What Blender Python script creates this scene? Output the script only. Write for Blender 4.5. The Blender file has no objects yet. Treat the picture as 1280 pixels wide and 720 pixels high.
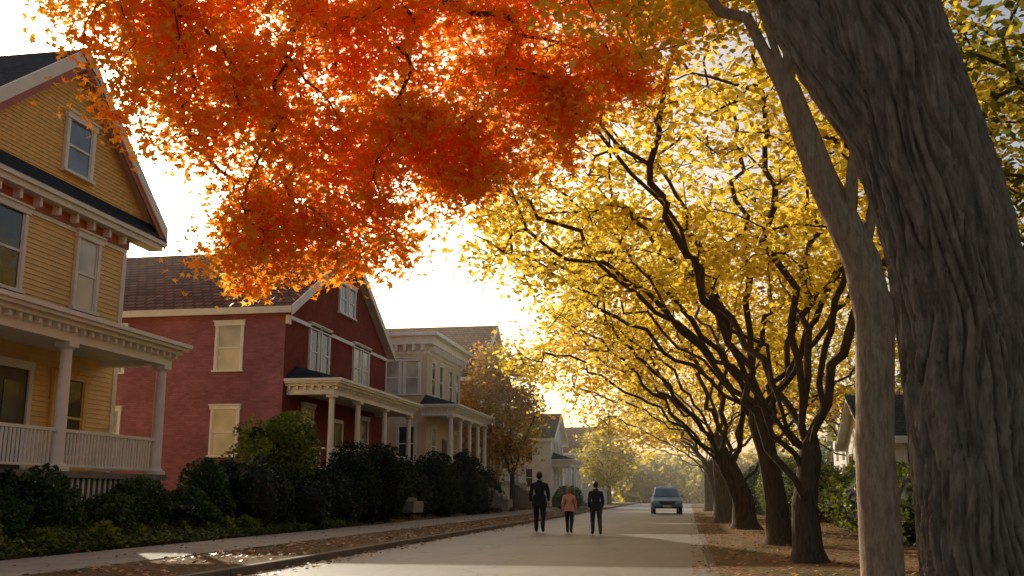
import bpy, bmesh, math, random
import numpy as np
from mathutils import Vector, Matrix, noise
random.seed(7); rng=np.random.default_rng(7)
scene=bpy.context.scene
C=bpy.context.collection
scene.view_settings.view_transform='Standard'
scene.view_settings.look='None'
scene.view_settings.exposure=0

# ---------------------------------------------------------------- materials
def nm(name):
    m=bpy.data.materials.new(name); m.use_nodes=True
    nt=m.node_tree; nt.nodes.clear()
    out=nt.nodes.new('ShaderNodeOutputMaterial')
    return m,nt,out
def N(nt,t,**kw):
    n=nt.nodes.new(t)
    for k,v in kw.items(): setattr(n,k,v)
    return n
def L(nt,a,b): nt.links.new(a,b)
def c4(c,k=1.0): return (c[0]*k,c[1]*k,c[2]*k,1)
def mapping(nt,scale=(1,1,1)):
    tc=N(nt,'ShaderNodeTexCoord'); mp=N(nt,'ShaderNodeMapping')
    mp.inputs['Scale'].default_value=scale
    L(nt,tc.outputs['Object'],mp.inputs['Vector']); return mp.outputs['Vector']
def noisetex(nt,vec,scale,detail=4,rough=.6):
    n=N(nt,'ShaderNodeTexNoise'); n.inputs['Scale'].default_value=scale
    n.inputs['Detail'].default_value=detail; n.inputs['Roughness'].default_value=rough
    L(nt,vec,n.inputs['Vector']); return n.outputs['Fac']
def ramp(nt,fac,stops):
    r=N(nt,'ShaderNodeValToRGB'); e=r.color_ramp.elements
    while len(e)<len(stops): e.new(0.5)
    for i,(p,c) in enumerate(stops):
        e[i].position=p; e[i].color=c4(c)
    L(nt,fac,r.inputs['Fac']); return r.outputs['Color']
def mixc(nt,fac,a,b,mode='MIX'):
    m=N(nt,'ShaderNodeMix',data_type='RGBA',blend_type=mode)
    if isinstance(fac,(int,float)): m.inputs[0].default_value=fac
    else: L(nt,fac,m.inputs[0])
    for i,x in ((6,a),(7,b)):
        if isinstance(x,tuple): m.inputs[i].default_value=c4(x)
        else: L(nt,x,m.inputs[i])
    return m.outputs[2]
def bumpn(nt,h,strength,dist):
    b=N(nt,'ShaderNodeBump'); b.inputs['Strength'].default_value=strength
    b.inputs['Distance'].default_value=dist; L(nt,h,b.inputs['Height']); return b.outputs['Normal']
def finish(nt,out,col,rough=.7,normal=None,metal=0,spec=.5,coat=0):
    p=N(nt,'ShaderNodeBsdfPrincipled')
    if isinstance(col,tuple): p.inputs['Base Color'].default_value=c4(col)
    else: L(nt,col,p.inputs['Base Color'])
    p.inputs['Roughness'].default_value=rough; p.inputs['Metallic'].default_value=metal
    p.inputs['Specular IOR Level'].default_value=spec; p.inputs['Coat Weight'].default_value=coat
    if normal is not None: L(nt,normal,p.inputs['Normal'])
    L(nt,p.outputs[0],out.inputs[0])
def paint(name,c,rough=.6,var=.25,scale=3,bump=.2,metal=0,spec=.5,coat=0):
    m,nt,out=nm(name); v=mapping(nt)
    f=noisetex(nt,v,scale,6,.65)
    col=ramp(nt,f,[(.25,tuple(x*(1-var) for x in c)),(.75,tuple(min(1,x*(1+var*.6)) for x in c))])
    f2=noisetex(nt,v,scale*12,3)
    finish(nt,out,col,rough,bumpn(nt,f2,bump,.01),metal,spec,coat); return m
def brick(name,axis,c1,c2,mortar,bw=.22,rh=.075,ms=.012,var=.5):
    m,nt,out=nm(name); tc=N(nt,'ShaderNodeTexCoord'); s=N(nt,'ShaderNodeSeparateXYZ'); L(nt,tc.outputs['Object'],s.inputs[0])
    cb=N(nt,'ShaderNodeCombineXYZ'); L(nt,s.outputs['X' if axis=='x' else 'Y'],cb.inputs[0]); L(nt,s.outputs['Z'],cb.inputs[1])
    b=N(nt,'ShaderNodeTexBrick'); L(nt,cb.outputs[0],b.inputs['Vector'])
    b.inputs['Scale'].default_value=1; b.inputs['Brick Width'].default_value=bw; b.inputs['Row Height'].default_value=rh
    b.inputs['Mortar Size'].default_value=ms; b.inputs['Color1'].default_value=c4(c1); b.inputs['Color2'].default_value=c4(c2); b.inputs['Mortar'].default_value=c4(mortar)
    f=noisetex(nt,tc.outputs['Object'],.7,6,.7)
    g=ramp(nt,f,[(.3,(1-var,1-var,1-var)),(.7,(1,1,1))])
    col=mixc(nt,1.0,b.outputs['Color'],g,'MULTIPLY')
    inv=N(nt,'ShaderNodeMath',operation='SUBTRACT'); inv.inputs[0].default_value=1; L(nt,b.outputs['Fac'],inv.inputs[1])
    finish(nt,out,col,.9,bumpn(nt,inv.outputs[0],.6,.015),spec=.12); return m
def leafmat(name,stops,clump,trans=.5,cscale=.6,rough=.5):
    m,nt,out=nm(name); g=N(nt,'ShaderNodeNewGeometry'); v=mapping(nt)
    col=ramp(nt,g.outputs['Random Per Island'],stops)
    f=noisetex(nt,v,cscale,2); fr=N(nt,'ShaderNodeMapRange'); fr.inputs[1].default_value=.42; fr.inputs[2].default_value=.62; fr.inputs[4].default_value=.75
    L(nt,f,fr.inputs[0]); col=mixc(nt,fr.outputs[0],col,clump)
    p=N(nt,'ShaderNodeBsdfPrincipled'); L(nt,col,p.inputs['Base Color']); p.inputs['Roughness'].default_value=rough; p.inputs['Specular IOR Level'].default_value=.2
    t=N(nt,'ShaderNodeBsdfTranslucent'); L(nt,col,t.inputs['Color'])
    mx=N(nt,'ShaderNodeMixShader'); mx.inputs[0].default_value=trans
    L(nt,p.outputs[0],mx.inputs[1]); L(nt,t.outputs[0],mx.inputs[2]); L(nt,mx.outputs[0],out.inputs[0]); return m
def barkmat(name,dark,light,zs=1.5,dist=.03):
    m,nt,out=nm(name); v=mapping(nt,(9,9,zs)); f=noisetex(nt,v,2.2,8,.7)
    v2=mapping(nt); f2=noisetex(nt,v2,3,5)
    col=ramp(nt,f,[(.38,dark),(.62,light)])
    col=mixc(nt,f2,col,tuple((a+b)*.45 for a,b in zip(dark,light)))
    finish(nt,out,col,.9,bumpn(nt,f,.9,dist),spec=.2); return m
def glass(name,c,rough=.06):
    m,nt,out=nm(name); v=mapping(nt); f=noisetex(nt,v,.9,2)
    col=ramp(nt,f,[(.35,tuple(x*.55 for x in c)),(.65,c)])
    finish(nt,out,col,rough,bumpn(nt,noisetex(nt,v,2.5,1),.06,.02),spec=.8); return m

M={}
M['clap']=paint('yellow_clapboard',(.88,.57,.18),.6,.16,1.5)
M['shing']=paint('ochre_shingle',(.88,.54,.15),.7,.22,6)
M['cream']=paint('cream_trim',(.86,.78,.62),.5,.15,2)
M['white']=paint('white_trim',(.88,.84,.74),.5,.14,2)
M['redtrim']=paint('red_trim',(.44,.11,.04),.5,.2,2)
M['slate']=brick('slate_roof','x',(.045,.05,.06),(.07,.075,.085),(.02,.02,.025),.3,.13,.012)
M['slatey']=brick('slate_roof_front','y',(.045,.05,.06),(.07,.075,.085),(.02,.02,.025),.3,.10,.012)
M['brown_roof']=brick('brown_shingle_roof','x',(.44,.17,.11),(.26,.09,.065),(.08,.03,.025),.42,.2,.03,.5)
M['brickside']=brick('plum_brick_side','x',(.56,.20,.22),(.42,.135,.165),(.34,.18,.19),.24,.085,.014,.4)
M['brickfront']=brick('red_brick_front','y',(.42,.065,.04),(.31,.05,.03),(.2,.08,.06),.24,.085,.012,.4)
M['brick4x']=brick('brown_brick_side','x',(.42,.19,.09),(.31,.13,.07),(.2,.14,.1),.24,.085,.012,.3)
M['brick4y']=brick('brown_brick_front','y',(.42,.19,.09),(.31,.13,.07),(.2,.14,.1),.24,.085,.012,.3)
M['stucco']=paint('cream_siding',(.80,.62,.36),.7,.15,2)
M['greysiding']=paint('grey_siding',(.5,.5,.48),.7,.15,2)
M['glassd']=glass('window_glass',(.05,.055,.06))
M['glassl']=glass('window_glass_blind',(.66,.60,.46),.15)
M['glassb']=glass('window_glass_blue',(.20,.27,.36),.08)
M['door']=paint('dark_door',(.07,.03,.02),.35,.3,4)
M['dark']=paint('porch_dark_boards',(.10,.085,.07),.8,.3,4)  # dark skirt boards set behind the porch lattice
M['deck']=paint('porch_deck',(.22,.19,.16),.7,.3,4)
M['bark']=barkmat('grey_brown_bark',(.034,.025,.017),(.17,.122,.082))
M['bark_big']=barkmat('ridged_bark',(.08,.056,.037),(.46,.34,.23),2.2,.03)
M['bark_pale']=barkmat('pale_bark',(.15,.105,.07),(.50,.37,.24),2.5,.015)
M['orange']=leafmat('orange_maple_leaf',[(0,(.96,.32,.015)),(.3,(1,.47,.03)),(.7,(1,.58,.05)),(1,(1,.75,.16))],(.98,.38,.022),.66,.7)
M['yellow']=leafmat('yellow_leaf',[(0,(.50,.38,.02)),(.25,(.90,.63,.045)),(.7,(1,.74,.08)),(1,(1,.86,.2))],(.80,.57,.04),.66,.5)
M['yorange']=leafmat('yellow_orange_leaf',[(0,(.80,.42,.02)),(.4,(1,.66,.05)),(1,(1,.82,.13))],(1,.57,.04),.64,.5)
M['dorange']=leafmat('dull_orange_leaf',[(0,(.36,.20,.02)),(.5,(.65,.34,.03)),(1,(.9,.55,.07))],(.42,.27,.03),.5,.8)
M['ygreen']=leafmat('yellow_green_leaf',[(0,(.16,.18,.02)),(.35,(.50,.41,.04)),(.75,(.86,.62,.06)),(1,(.95,.74,.1))],(.32,.30,.03),.6,.5)
M['dyellow']=leafmat('dull_yellow_green_leaf',[(0,(.07,.09,.015)),(.5,(.24,.22,.03)),(1,(.6,.46,.06))],(.12,.13,.02),.5,.5)
M['green']=leafmat('green_leaf',[(0,(.03,.06,.015)),(.5,(.065,.12,.025)),(1,(.16,.2,.04))],(.042,.08,.02),.35,.8)
M['lgreen']=leafmat('light_green_leaf',[(0,(.08,.12,.02)),(.5,(.19,.24,.035)),(1,(.46,.40,.05))],(.12,.17,.022),.5,.8)
M['sgreen']=leafmat('shrub_green_leaf',[(0,(.05,.085,.018)),(.5,(.11,.16,.03)),(1,(.29,.28,.05))],(.07,.11,.022),.4,.8)
M['dgreen']=leafmat('dark_green_leaf',[(0,(.012,.022,.009)),(.5,(.028,.046,.016)),(1,(.08,.09,.025))],(.018,.03,.012),.25,.9)
M['litter']=leafmat('fallen_leaf',[(0,(.18,.09,.03)),(.5,(.44,.22,.06)),(.85,(.64,.36,.08)),(1,(.66,.17,.02))],(.33,.17,.06),.15,.9)
M['core']=paint('hedge_core_fill',(.012,.016,.008),.95,.4,4)  # near-black fill for the solid blobs added inside bushes
M['core2']=paint('far_tree_interior',(.16,.14,.04),.95,.4,1)

def ground_mat():
    m,nt,out=nm('ground_soil_and_grass'); v=mapping(nt)
    f=noisetex(nt,v,.35,6,.65); f2=noisetex(nt,v,9,6,.7)
    s=ramp(nt,f2,[(.35,(.10,.062,.036)),(.65,(.32,.18,.085))])
    g=ramp(nt,f2,[(.35,(.04,.055,.015)),(.7,(.14,.14,.035))])
    k=N(nt,'ShaderNodeMapRange'); k.inputs[1].default_value=.5; k.inputs[2].default_value=.66; L(nt,f,k.inputs[0])
    finish(nt,out,mixc(nt,k.outputs[0],s,g),.95,bumpn(nt,f2,1,.06),spec=.1); return m
def asphalt():
    m,nt,out=nm('asphalt'); v=mapping(nt)
    f=noisetex(nt,v,.5,5,.6); f2=noisetex(nt,v,60,3,.8)
    v2=mapping(nt,(1,.12,1)); f3=noisetex(nt,v2,1.6,3)
    col=mixc(nt,.5,ramp(nt,f,[(.3,(.115,.10,.086)),(.7,(.19,.165,.14))]),ramp(nt,f2,[(.3,(.08,.068,.06)),(.75,(.27,.24,.205))]))
    col=mixc(nt,ramp(nt,f3,[(.52,(0,0,0)),(.62,(.35,.35,.35))]),col,(.22,.19,.16))
    vo=N(nt,'ShaderNodeTexVoronoi',feature='DISTANCE_TO_EDGE'); vo.inputs['Scale'].default_value=.33
    wv=N(nt,'ShaderNodeVectorMath',operation='ADD'); L(nt,v,wv.inputs[0])
    nn=N(nt,'ShaderNodeTexNoise'); nn.inputs['Scale'].default_value=1.5; L(nt,v,nn.inputs['Vector']); L(nt,nn.outputs['Color'],wv.inputs[1]); L(nt,wv.outputs[0],vo.inputs['Vector'])
    cr=ramp(nt,vo.outputs['Distance'],[(0,(.45,.45,.45)),(.012,(1,1,1))])
    col=mixc(nt,1,col,cr,'MULTIPLY')
    finish(nt,out,col,.55,bumpn(nt,f2,.5,.01),spec=.5); return m
def concrete(name,c,joint=1.5):
    m,nt,out=nm(name); v=mapping(nt); f=noisetex(nt,v,1.2,6,.7); f2=noisetex(nt,v,40,3)
    col=ramp(nt,f,[(.3,tuple(x*.65 for x in c)),(.7,c)])
    b=N(nt,'ShaderNodeTexBrick'); L(nt,v,b.inputs['Vector']); b.offset=0; b.inputs['Scale'].default_value=1
    b.inputs['Brick Width'].default_value=50; b.inputs['Row Height'].default_value=joint; b.inputs['Mortar Size'].default_value=.015
    b.inputs['Color1'].default_value=b.inputs['Color2'].default_value=(1,1,1,1); b.inputs['Mortar'].default_value=(.35,.33,.3,1)
    col=mixc(nt,1,col,b.outputs['Color'],'MULTIPLY')
    finish(nt,out,col,.85,bumpn(nt,f2,.4,.008),spec=.2); return m
M['ground']=ground_mat(); M['asphalt']=asphalt()
M['sidewalk']=concrete('sidewalk_concrete',(.46,.40,.32)); M['kerb']=concrete('kerb_concrete',(.24,.20,.16),2.4); M['edging']=concrete('worn_edging',(.17,.13,.10),2.4)

# ---------------------------------------------------------------- mesh helpers
def mkroot(name,loc=(0,0,0)):
    e=bpy.data.objects.new(name,None); e.location=loc; e.empty_display_size=.3; C.objects.link(e); return e
def link(ob,root=None):
    C.objects.link(ob)
    if root is not None:
        ob.parent=root; ob.matrix_parent_inverse=Matrix.Translation(-Vector(root.location))
    return ob
class MB:
    def __init__(s): s.v=[];s.f=[];s.m=[]
    def add(s,vs,fs,m=0):
        o=len(s.v); s.v+= [tuple(v) for v in vs]; s.f+=[tuple(i+o for i in f) for f in fs]; s.m+=[m]*len(fs)
    def box(s,x0,x1,y0,y1,z0,z1,m=0):
        x0,x1=sorted((x0,x1));y0,y1=sorted((y0,y1));z0,z1=sorted((z0,z1))
        s.add([(x0,y0,z0),(x1,y0,z0),(x1,y1,z0),(x0,y1,z0),(x0,y0,z1),(x1,y0,z1),(x1,y1,z1),(x0,y1,z1)],
              [(0,3,2,1),(4,5,6,7),(0,1,5,4),(1,2,6,5),(2,3,7,6),(3,0,4,7)],m)
    def prism(s,poly,axis,a0,a1,m=0):
        n=len(poly)
        f=(lambda a,p:(a,p[0],p[1])) if axis=='x' else (lambda a,p:(p[0],a,p[1]))
        s.add([f(a0,p) for p in poly]+[f(a1,p) for p in poly],
              [tuple(range(n))[::-1],tuple(range(n,2*n))]+[(i,(i+1)%n,(i+1)%n+n,i+n) for i in range(n)],m)
    def cyl(s,x,y,z0,z1,r0,r1,n=14,m=0):
        vs=[(x+r*math.cos(2*math.pi*i/n),y+r*math.sin(2*math.pi*i/n),z) for z,r in((z0,r0),(z1,r1)) for i in range(n)]
        s.add(vs,[(i,(i+1)%n,(i+1)%n+n,i+n) for i in range(n)]+[tuple(range(n))[::-1],tuple(range(n,2*n))],m)
    def obj(s,name,mats,root=None,smooth=False,bevel=0):
        me=bpy.data.meshes.new(name); me.from_pydata(s.v,[],s.f)
        for m in mats: me.materials.append(m)
        me.polygons.foreach_set('material_index',s.m)
        bm=bmesh.new(); bm.from_mesh(me); bmesh.ops.recalc_face_normals(bm,faces=bm.faces); bm.to_mesh(me); bm.free()
        if smooth: me.polygons.foreach_set('use_smooth',[True]*len(me.polygons))
        ob=bpy.data.objects.new(name,me); link(ob,root)
        if bevel:
            b=ob.modifiers.new('bevel','BEVEL'); b.width=bevel; b.segments=2; b.limit_method='ANGLE'
        return ob
def np_mesh(name,verts,loops,starts,totals,mat,root=None,smooth=False):
    me=bpy.data.meshes.new(name)
    me.vertices.add(len(verts)); me.vertices.foreach_set('co',np.asarray(verts,np.float32).ravel())
    me.loops.add(len(loops)); me.loops.foreach_set('vertex_index',np.asarray(loops,np.int32))
    me.polygons.add(len(starts)); me.polygons.foreach_set('loop_start',np.asarray(starts,np.int32))
    try: me.polygons.foreach_set('loop_total',np.asarray(totals,np.int32))
    except Exception: pass
    me.materials.append(mat); me.update(calc_edges=True); me.validate()
    if smooth: me.polygons.foreach_set('use_smooth',np.ones(len(starts),bool))
    ob=bpy.data.objects.new(name,me); link(ob,root); return ob

def maple_template():
    pts=[]
    for a,r in [(-90,.30),(-55,.22),(-22,.62),(5,.38),(32,.92),(62,.42),(90,1.05),(118,.42),(148,.92),(175,.38),(202,.62),(235,.22)]:
        a=math.radians(a); x=r*math.cos(a); y=r*math.sin(a); pts.append((x*.55,y*.55,-.22*abs(x)-.10*max(0,y)))
    return np.array(pts)
MAPLE=maple_template()
RHOMB=np.array([(0,-.5,0),(.34,.0,-.10),(0,.55,-.04),(-.34,.0,-.10)])
HEX=np.array([(0,-.5,0),(.30,-.2,-.08),(.30,.2,-.1),(0,.55,-.05),(-.30,.2,-.1),(-.30,-.2,-.08)])
def leaves(name,pts,size,mat,root=None,tmpl=RHOMB,up=.5,svar=.35):
    n=len(pts); k=len(tmpl)
    nrm=rng.normal(size=(n,3)); nrm/=np.linalg.norm(nrm,axis=1)[:,None]; nrm[:,2]+=up*np.where(nrm[:,2]>0,1,-1)*1.0
    nrm/=np.linalg.norm(nrm,axis=1)[:,None]
    t=rng.normal(size=(n,3)); t[:,2]-=.5; t-=nrm*(t*nrm).sum(1)[:,None]; t/=np.linalg.norm(t,axis=1)[:,None]
    b=np.cross(nrm,t); s=size*(1+svar*rng.uniform(-1,1,n))
    V=(pts[:,None,:]+s[:,None,None]*(tmpl[None,:,0:1]*b[:,None,:]+tmpl[None,:,1:2]*t[:,None,:]+tmpl[None,:,2:3]*nrm[:,None,:])).reshape(-1,3)
    return np_mesh(name,V,np.arange(n*k),np.arange(n)*k,np.full(n,k),mat,root)
def ell_sample(ells,n,shell=.5):
    w=np.array([e[1][0]*e[1][1]*e[1][2]*(e[2] if len(e)>2 else 1) for e in ells]); w/=w.sum()
    idx=rng.choice(len(ells),n,p=w); d=rng.normal(size=(n,3)); d/=np.linalg.norm(d,axis=1)[:,None]
    r=rng.uniform(0,1,n)**(1/3*shell)
    c=np.array([e[0] for e in ells])[idx]; R=np.array([e[1] for e in ells])[idx]
    return c+d*R*r[:,None]

def tubes(name,chains,mat,root):
    V=[];F=[]
    for ch in chains:
        P=[Vector(p) for p,_ in ch]; R=[r for _,r in ch]
        if len(P)<2: continue
        mx=max(R); k=14 if mx>.1 else (8 if mx>.035 else 5)
        t=(P[1]-P[0]).normalized(); a=t.orthogonal().normalized(); o0=len(V)
        for i,p in enumerate(P):
            t=(P[min(i+1,len(P)-1)]-P[max(i-1,0)]).normalized()
            a=(a-t*a.dot(t)); a=a.normalized() if a.length>1e-5 else t.orthogonal().normalized()
            b=t.cross(a)
            for j in range(k):
                th=2*math.pi*j/k
                rr=R[i]
                if mx>.1: rr*=1+.10*noise.noise(Vector((math.cos(th)*1.6,math.sin(th)*1.6,p.z*.9+p.x)))+.05*math.cos(5*th)*min(1,R[i]/.2)
                V.append(p+(a*math.cos(th)+b*math.sin(th))*rr)
        for i in range(len(P)-1):
            for j in range(k):
                q=o0+i*k; F.append((q+j,q+(j+1)%k,q+k+(j+1)%k,q+k+j))
    me=bpy.data.meshes.new(name); me.from_pydata(V,[],F); me.materials.append(mat)
    me.polygons.foreach_set('use_smooth',[True]*len(F))
    ob=bpy.data.objects.new(name,me); link(ob,root); return ob

def bez(p0,p1,p2,n):
    return [p0*(1-s)**2+p1*2*s*(1-s)+p2*s*s for s in [i/n for i in range(1,n+1)]]
def tree(name,trunk,limb_ends,ells,ntar,lpt,lsize,clump,lmat,bmat,tmpl=RHOMB,kr=.012,shell=.55,zmin=None,droop=.1,tipr=.006,limbr=.72):
    root=mkroot(name,trunk[0][:3])
    P=[];par=[];rad=[];pl=[];ok=[]
    def addn(p,pa,r=0,o=True):
        P.append(np.array(p,float)); par.append(pa); rad.append(r); ok.append(o)
        pl.append(0 if pa<0 else pl[pa]+np.linalg.norm(P[-1]-P[pa])); return len(P)-1
    prev=-1; TP=[]
    for i in range(len(trunk)-1):
        a=np.array(trunk[i]); b=np.array(trunk[i+1]); n=max(1,int(np.linalg.norm(b[:3]-a[:3])/.3))
        for s in range(n): TP.append(a+(b-a)*s/n)
    TP.append(np.array(trunk[-1]))
    for p in TP: prev=addn(p[:3],prev,p[3],False)
    top=prev
    ok[top]=True
    for le in limb_ends:
        st=top
        if len(le)>3: st=max(0,top-int(le[3]))
        p0=Vector(P[st]); p2=Vector(le[:3]); out=Vector((p2.x-p0.x,p2.y-p0.y,0))
        d=(p2-p0).length
        p1=p0+out*.42+Vector((0,0,(p2.z-p0.z)*.62)); q=st; n=max(3,int(d/.45))
        for i,pt in enumerate(bez(p0,p1,p2,n)):
            j=.07*d/5
            q=addn((pt.x+random.gauss(0,j),pt.y+random.gauss(0,j),pt.z+random.gauss(0,j)),q,0,i>=n*.3)
    T=ell_sample(ells,ntar,shell)
    if zmin is not None: T=T[T[:,2]>zmin]
    base=np.array([p for p,o in zip(P,ok) if o])
    dd=np.array([np.min(np.linalg.norm(base-t,axis=1)) for t in T]); T=T[np.argsort(dd)]
    tips=[]
    for t in T:
        A=np.array(P); d=np.linalg.norm(A-t,axis=1)+.12*np.array(pl)+np.where(ok,0,1e3)
        k=int(np.argmin(d)); p0=A[k]; D=np.linalg.norm(t-p0); n=max(2,int(D/.4)); q=k
        pd=p0-A[par[k]] if par[k]>=0 else np.array([0,0,1.]); pd=pd/(np.linalg.norm(pd)+1e-6)
        for i in range(1,n+1):
            s=i/n; pt=p0+(t-p0)*s+pd*D*.35*s*(1-s)**2*2+np.array([0,0,.12*D*math.sin(math.pi*s)])+rng.normal(size=3)*.035*min(D,2)*(s<1)
            q=addn(pt,q,0,True)
        tips.append(q)
    cnt=np.zeros(len(P))
    for q in tips: cnt[q]+=1
    for i in range(len(P)-1,0,-1): cnt[par[i]]+=cnt[i]
    R=np.maximum(tipr,kr*np.maximum(cnt,.3)**.5)
    topr=rad[top]
    for i in range(len(P)):
        if rad[i]>0: R[i]=rad[i]
        else: R[i]=min(R[i],topr*limbr)
    ch=[[] for _ in P]
    for i in range(1,len(P)): ch[par[i]].append(i)
    chains=[];stack=[(0,None)]
    while stack:
        i,st=stack.pop(); c=[]
        if st is not None: c.append((P[st],min(R[st],R[i]*1.15)))
        while True:
            c.append((P[i],R[i]))
            if not ch[i]: break
            k=sorted(ch[i],key=lambda j:-cnt[j]-(1e4 if rad[j]>0 else 0))
            for j in k[1:]: stack.append((j,i))
            i=k[0]
        chains.append(c)
    tubes('trunk_and_branches',chains,bmat,root)
    src=np.array([P[q] for q in tips]); src2=np.array([P[par[q]] for q in tips]); m=len(src)
    idx=rng.integers(0,m,m*lpt); s=rng.uniform(-.3,1.1,m*lpt)[:,None]
    sc=rng.uniform(.55,1.35,m)[idx][:,None]
    pts=src[idx]*s+src2[idx]*(1-s)+rng.normal(size=(m*lpt,3))*clump*np.array([1,1,.62])*sc; pts[:,2]-=droop
    leaves('foliage',pts,lsize,lmat,root,tmpl)
    return root
def bush(name,ells,n,size,mat,core=.8,root=None,tmpl=RHOMB,shell=.35,corem=None):
    c=np.mean([e[0] for e in ells],axis=0)
    r=root or mkroot(name,(float(c[0]),float(c[1]),0.1))
    p=ell_sample(ells,n,shell)
    j=np.array([noise.noise(Vector(q)*1.3) for q in p])
    p[:,2]+=j*.35
    p[:,0]+=np.array([noise.noise(Vector(q)*1.7+Vector((9,2,4))) for q in p])*.25
    p=p[p[:,2]>.12]
    leaves('leaves',p,size,mat,r,tmpl,.3)
    if core:  # solid dark blobs added inside the leaves, to block the view through
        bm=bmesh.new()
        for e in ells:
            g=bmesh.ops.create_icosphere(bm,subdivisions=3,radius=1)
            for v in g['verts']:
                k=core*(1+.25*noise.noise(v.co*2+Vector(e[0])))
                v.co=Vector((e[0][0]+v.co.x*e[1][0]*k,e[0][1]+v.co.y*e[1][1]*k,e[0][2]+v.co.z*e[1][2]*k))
        me=bpy.data.meshes.new('inner_core'); bm.to_mesh(me); bm.free(); me.materials.append(corem or M['core'])
        link(bpy.data.objects.new('inner_core',me),r)
    return r

# ---------------------------------------------------------------- ground, road
KL=-6.7; KR=.30
def gz(x,y=20):
    if x<-13.4: return .75
    if x<-11.5: return .75-(x+13.4)/1.9*.64
    if x<KL-.155: return .11
    if x<KR+.125: return -.05
    return .022
xs=[-500,-250,-120,-60,-40,-30,-24,-20,-17,-15,-14,-13.4,-13,-12.5,-12,-11.5,-10,-8,KL-.16,KL-.15,-3,KR+.12,KR+.13,1,2,3,4,6,8,12,16,24,40,80,200,500]
ys=[-80,-40,-20]+list(range(-10,70,2))+list(range(70,200,10))+[220,260,320,400,600,900]
v=[];f=[]
for y in ys:
    for x in xs:
        z=gz(x,y)
        if x>1 or x<-11.6: z+=.04*noise.noise(Vector((x*.4,y*.4,0)))
        v.append((x,y,z))
nx=len(xs)
for j in range(len(ys)-1):
    for i in range(nx-1): f.append((j*nx+i,j*nx+i+1,(j+1)*nx+i+1,(j+1)*nx+i))
me=bpy.data.meshes.new('ground'); me.from_pydata(v,[],f); me.materials.append(M['ground']); link(bpy.data.objects.new('ground',me))
b=MB(); b.add([(KL,-60,0),(KR,-60,0),(KR,400,0),(KL,400,0)],[(0,1,2,3)]); b.obj('road',[M['asphalt']])
b=MB(); b.box(KL-.16,KL,-60,400,-.1,.125); b.obj('kerb',[M['kerb']],bevel=.02)
b=MB(); b.box(KR,KR+.13,-60,400,-.1,.018); b.obj('kerb',[M['edging']])
b=MB(); b.box(-11.2,-8.9,-60,400,.05,.13); b.obj('sidewalk',[M['sidewalk']])

# ---------------------------------------------------------------- houses
def mpx(X): return lambda a0,a1,d0,d1,z0,z1:(X+d0,X+d1,a0,a1,z0,z1)
def mpy(Y): return lambda a0,a1,d0,d1,z0,z1:(a0,a1,Y-d1,Y-d0,z0,z1)
def window(F,G,mp,a,z,w,h,gm=0,t=.12,fm=0):
    G.box(*mp(a-w/2,a+w/2,.0,.035,z-h/2,z+h/2),gm)
    F.box(*mp(a-w/2-t,a-w/2,0,.09,z-h/2,z+h/2),fm); F.box(*mp(a+w/2,a+w/2+t,0,.09,z-h/2,z+h/2),fm)
    F.box(*mp(a-w/2-t-.04,a+w/2+t+.04,0,.12,z+h/2,z+h/2+.16),fm)
    F.box(*mp(a-w/2-t-.08,a+w/2+t+.08,0,.17,z+h/2+.16,z+h/2+.21),fm)
    F.box(*mp(a-w/2-t-.05,a+w/2+t+.05,0,.15,z-h/2-.08,z-h/2),fm)
    F.box(*mp(a-w/2,a+w/2,.036,.07,z-.03,z+.03),fm)
    for s in(-1,1): F.box(*mp(a+s*w/2-s*.045,a+s*w/2-s*.001,.036,.062,z-h/2+.001,z-.031),fm); F.box(*mp(a+s*w/2-s*.045,a+s*w/2-s*.001,.036,.055,z+.031,z+h/2-.001),fm)
def siding(B,mp,z0,z1,ext,step=.125,m=0):
    z=z0
    while z<z1-.01:
        zz=min(z+step,z1); a0,a1=ext((z+zz)/2)
        if a1-a0>.05:
            x0,x1,y0,y1,_,_=mp(a0,a1,0.004,.030,z,zz)
            if abs(x1-x0)<.1:
                B.add([(x1,y0,z),(x1,y1,z),(x0,y1,zz),(x0,y0,zz),(x0,y0,z),(x0,y1,z)],[(0,1,2,3),(4,5,1,0)],m)
            else:
                B.add([(x0,y0,z),(x1,y0,z),(x1,y1,zz),(x0,y1,zz),(x0,y1,z),(x1,y1,z)],[(0,1,2,3),(4,5,1,0)],m)
        z+=step
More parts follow.
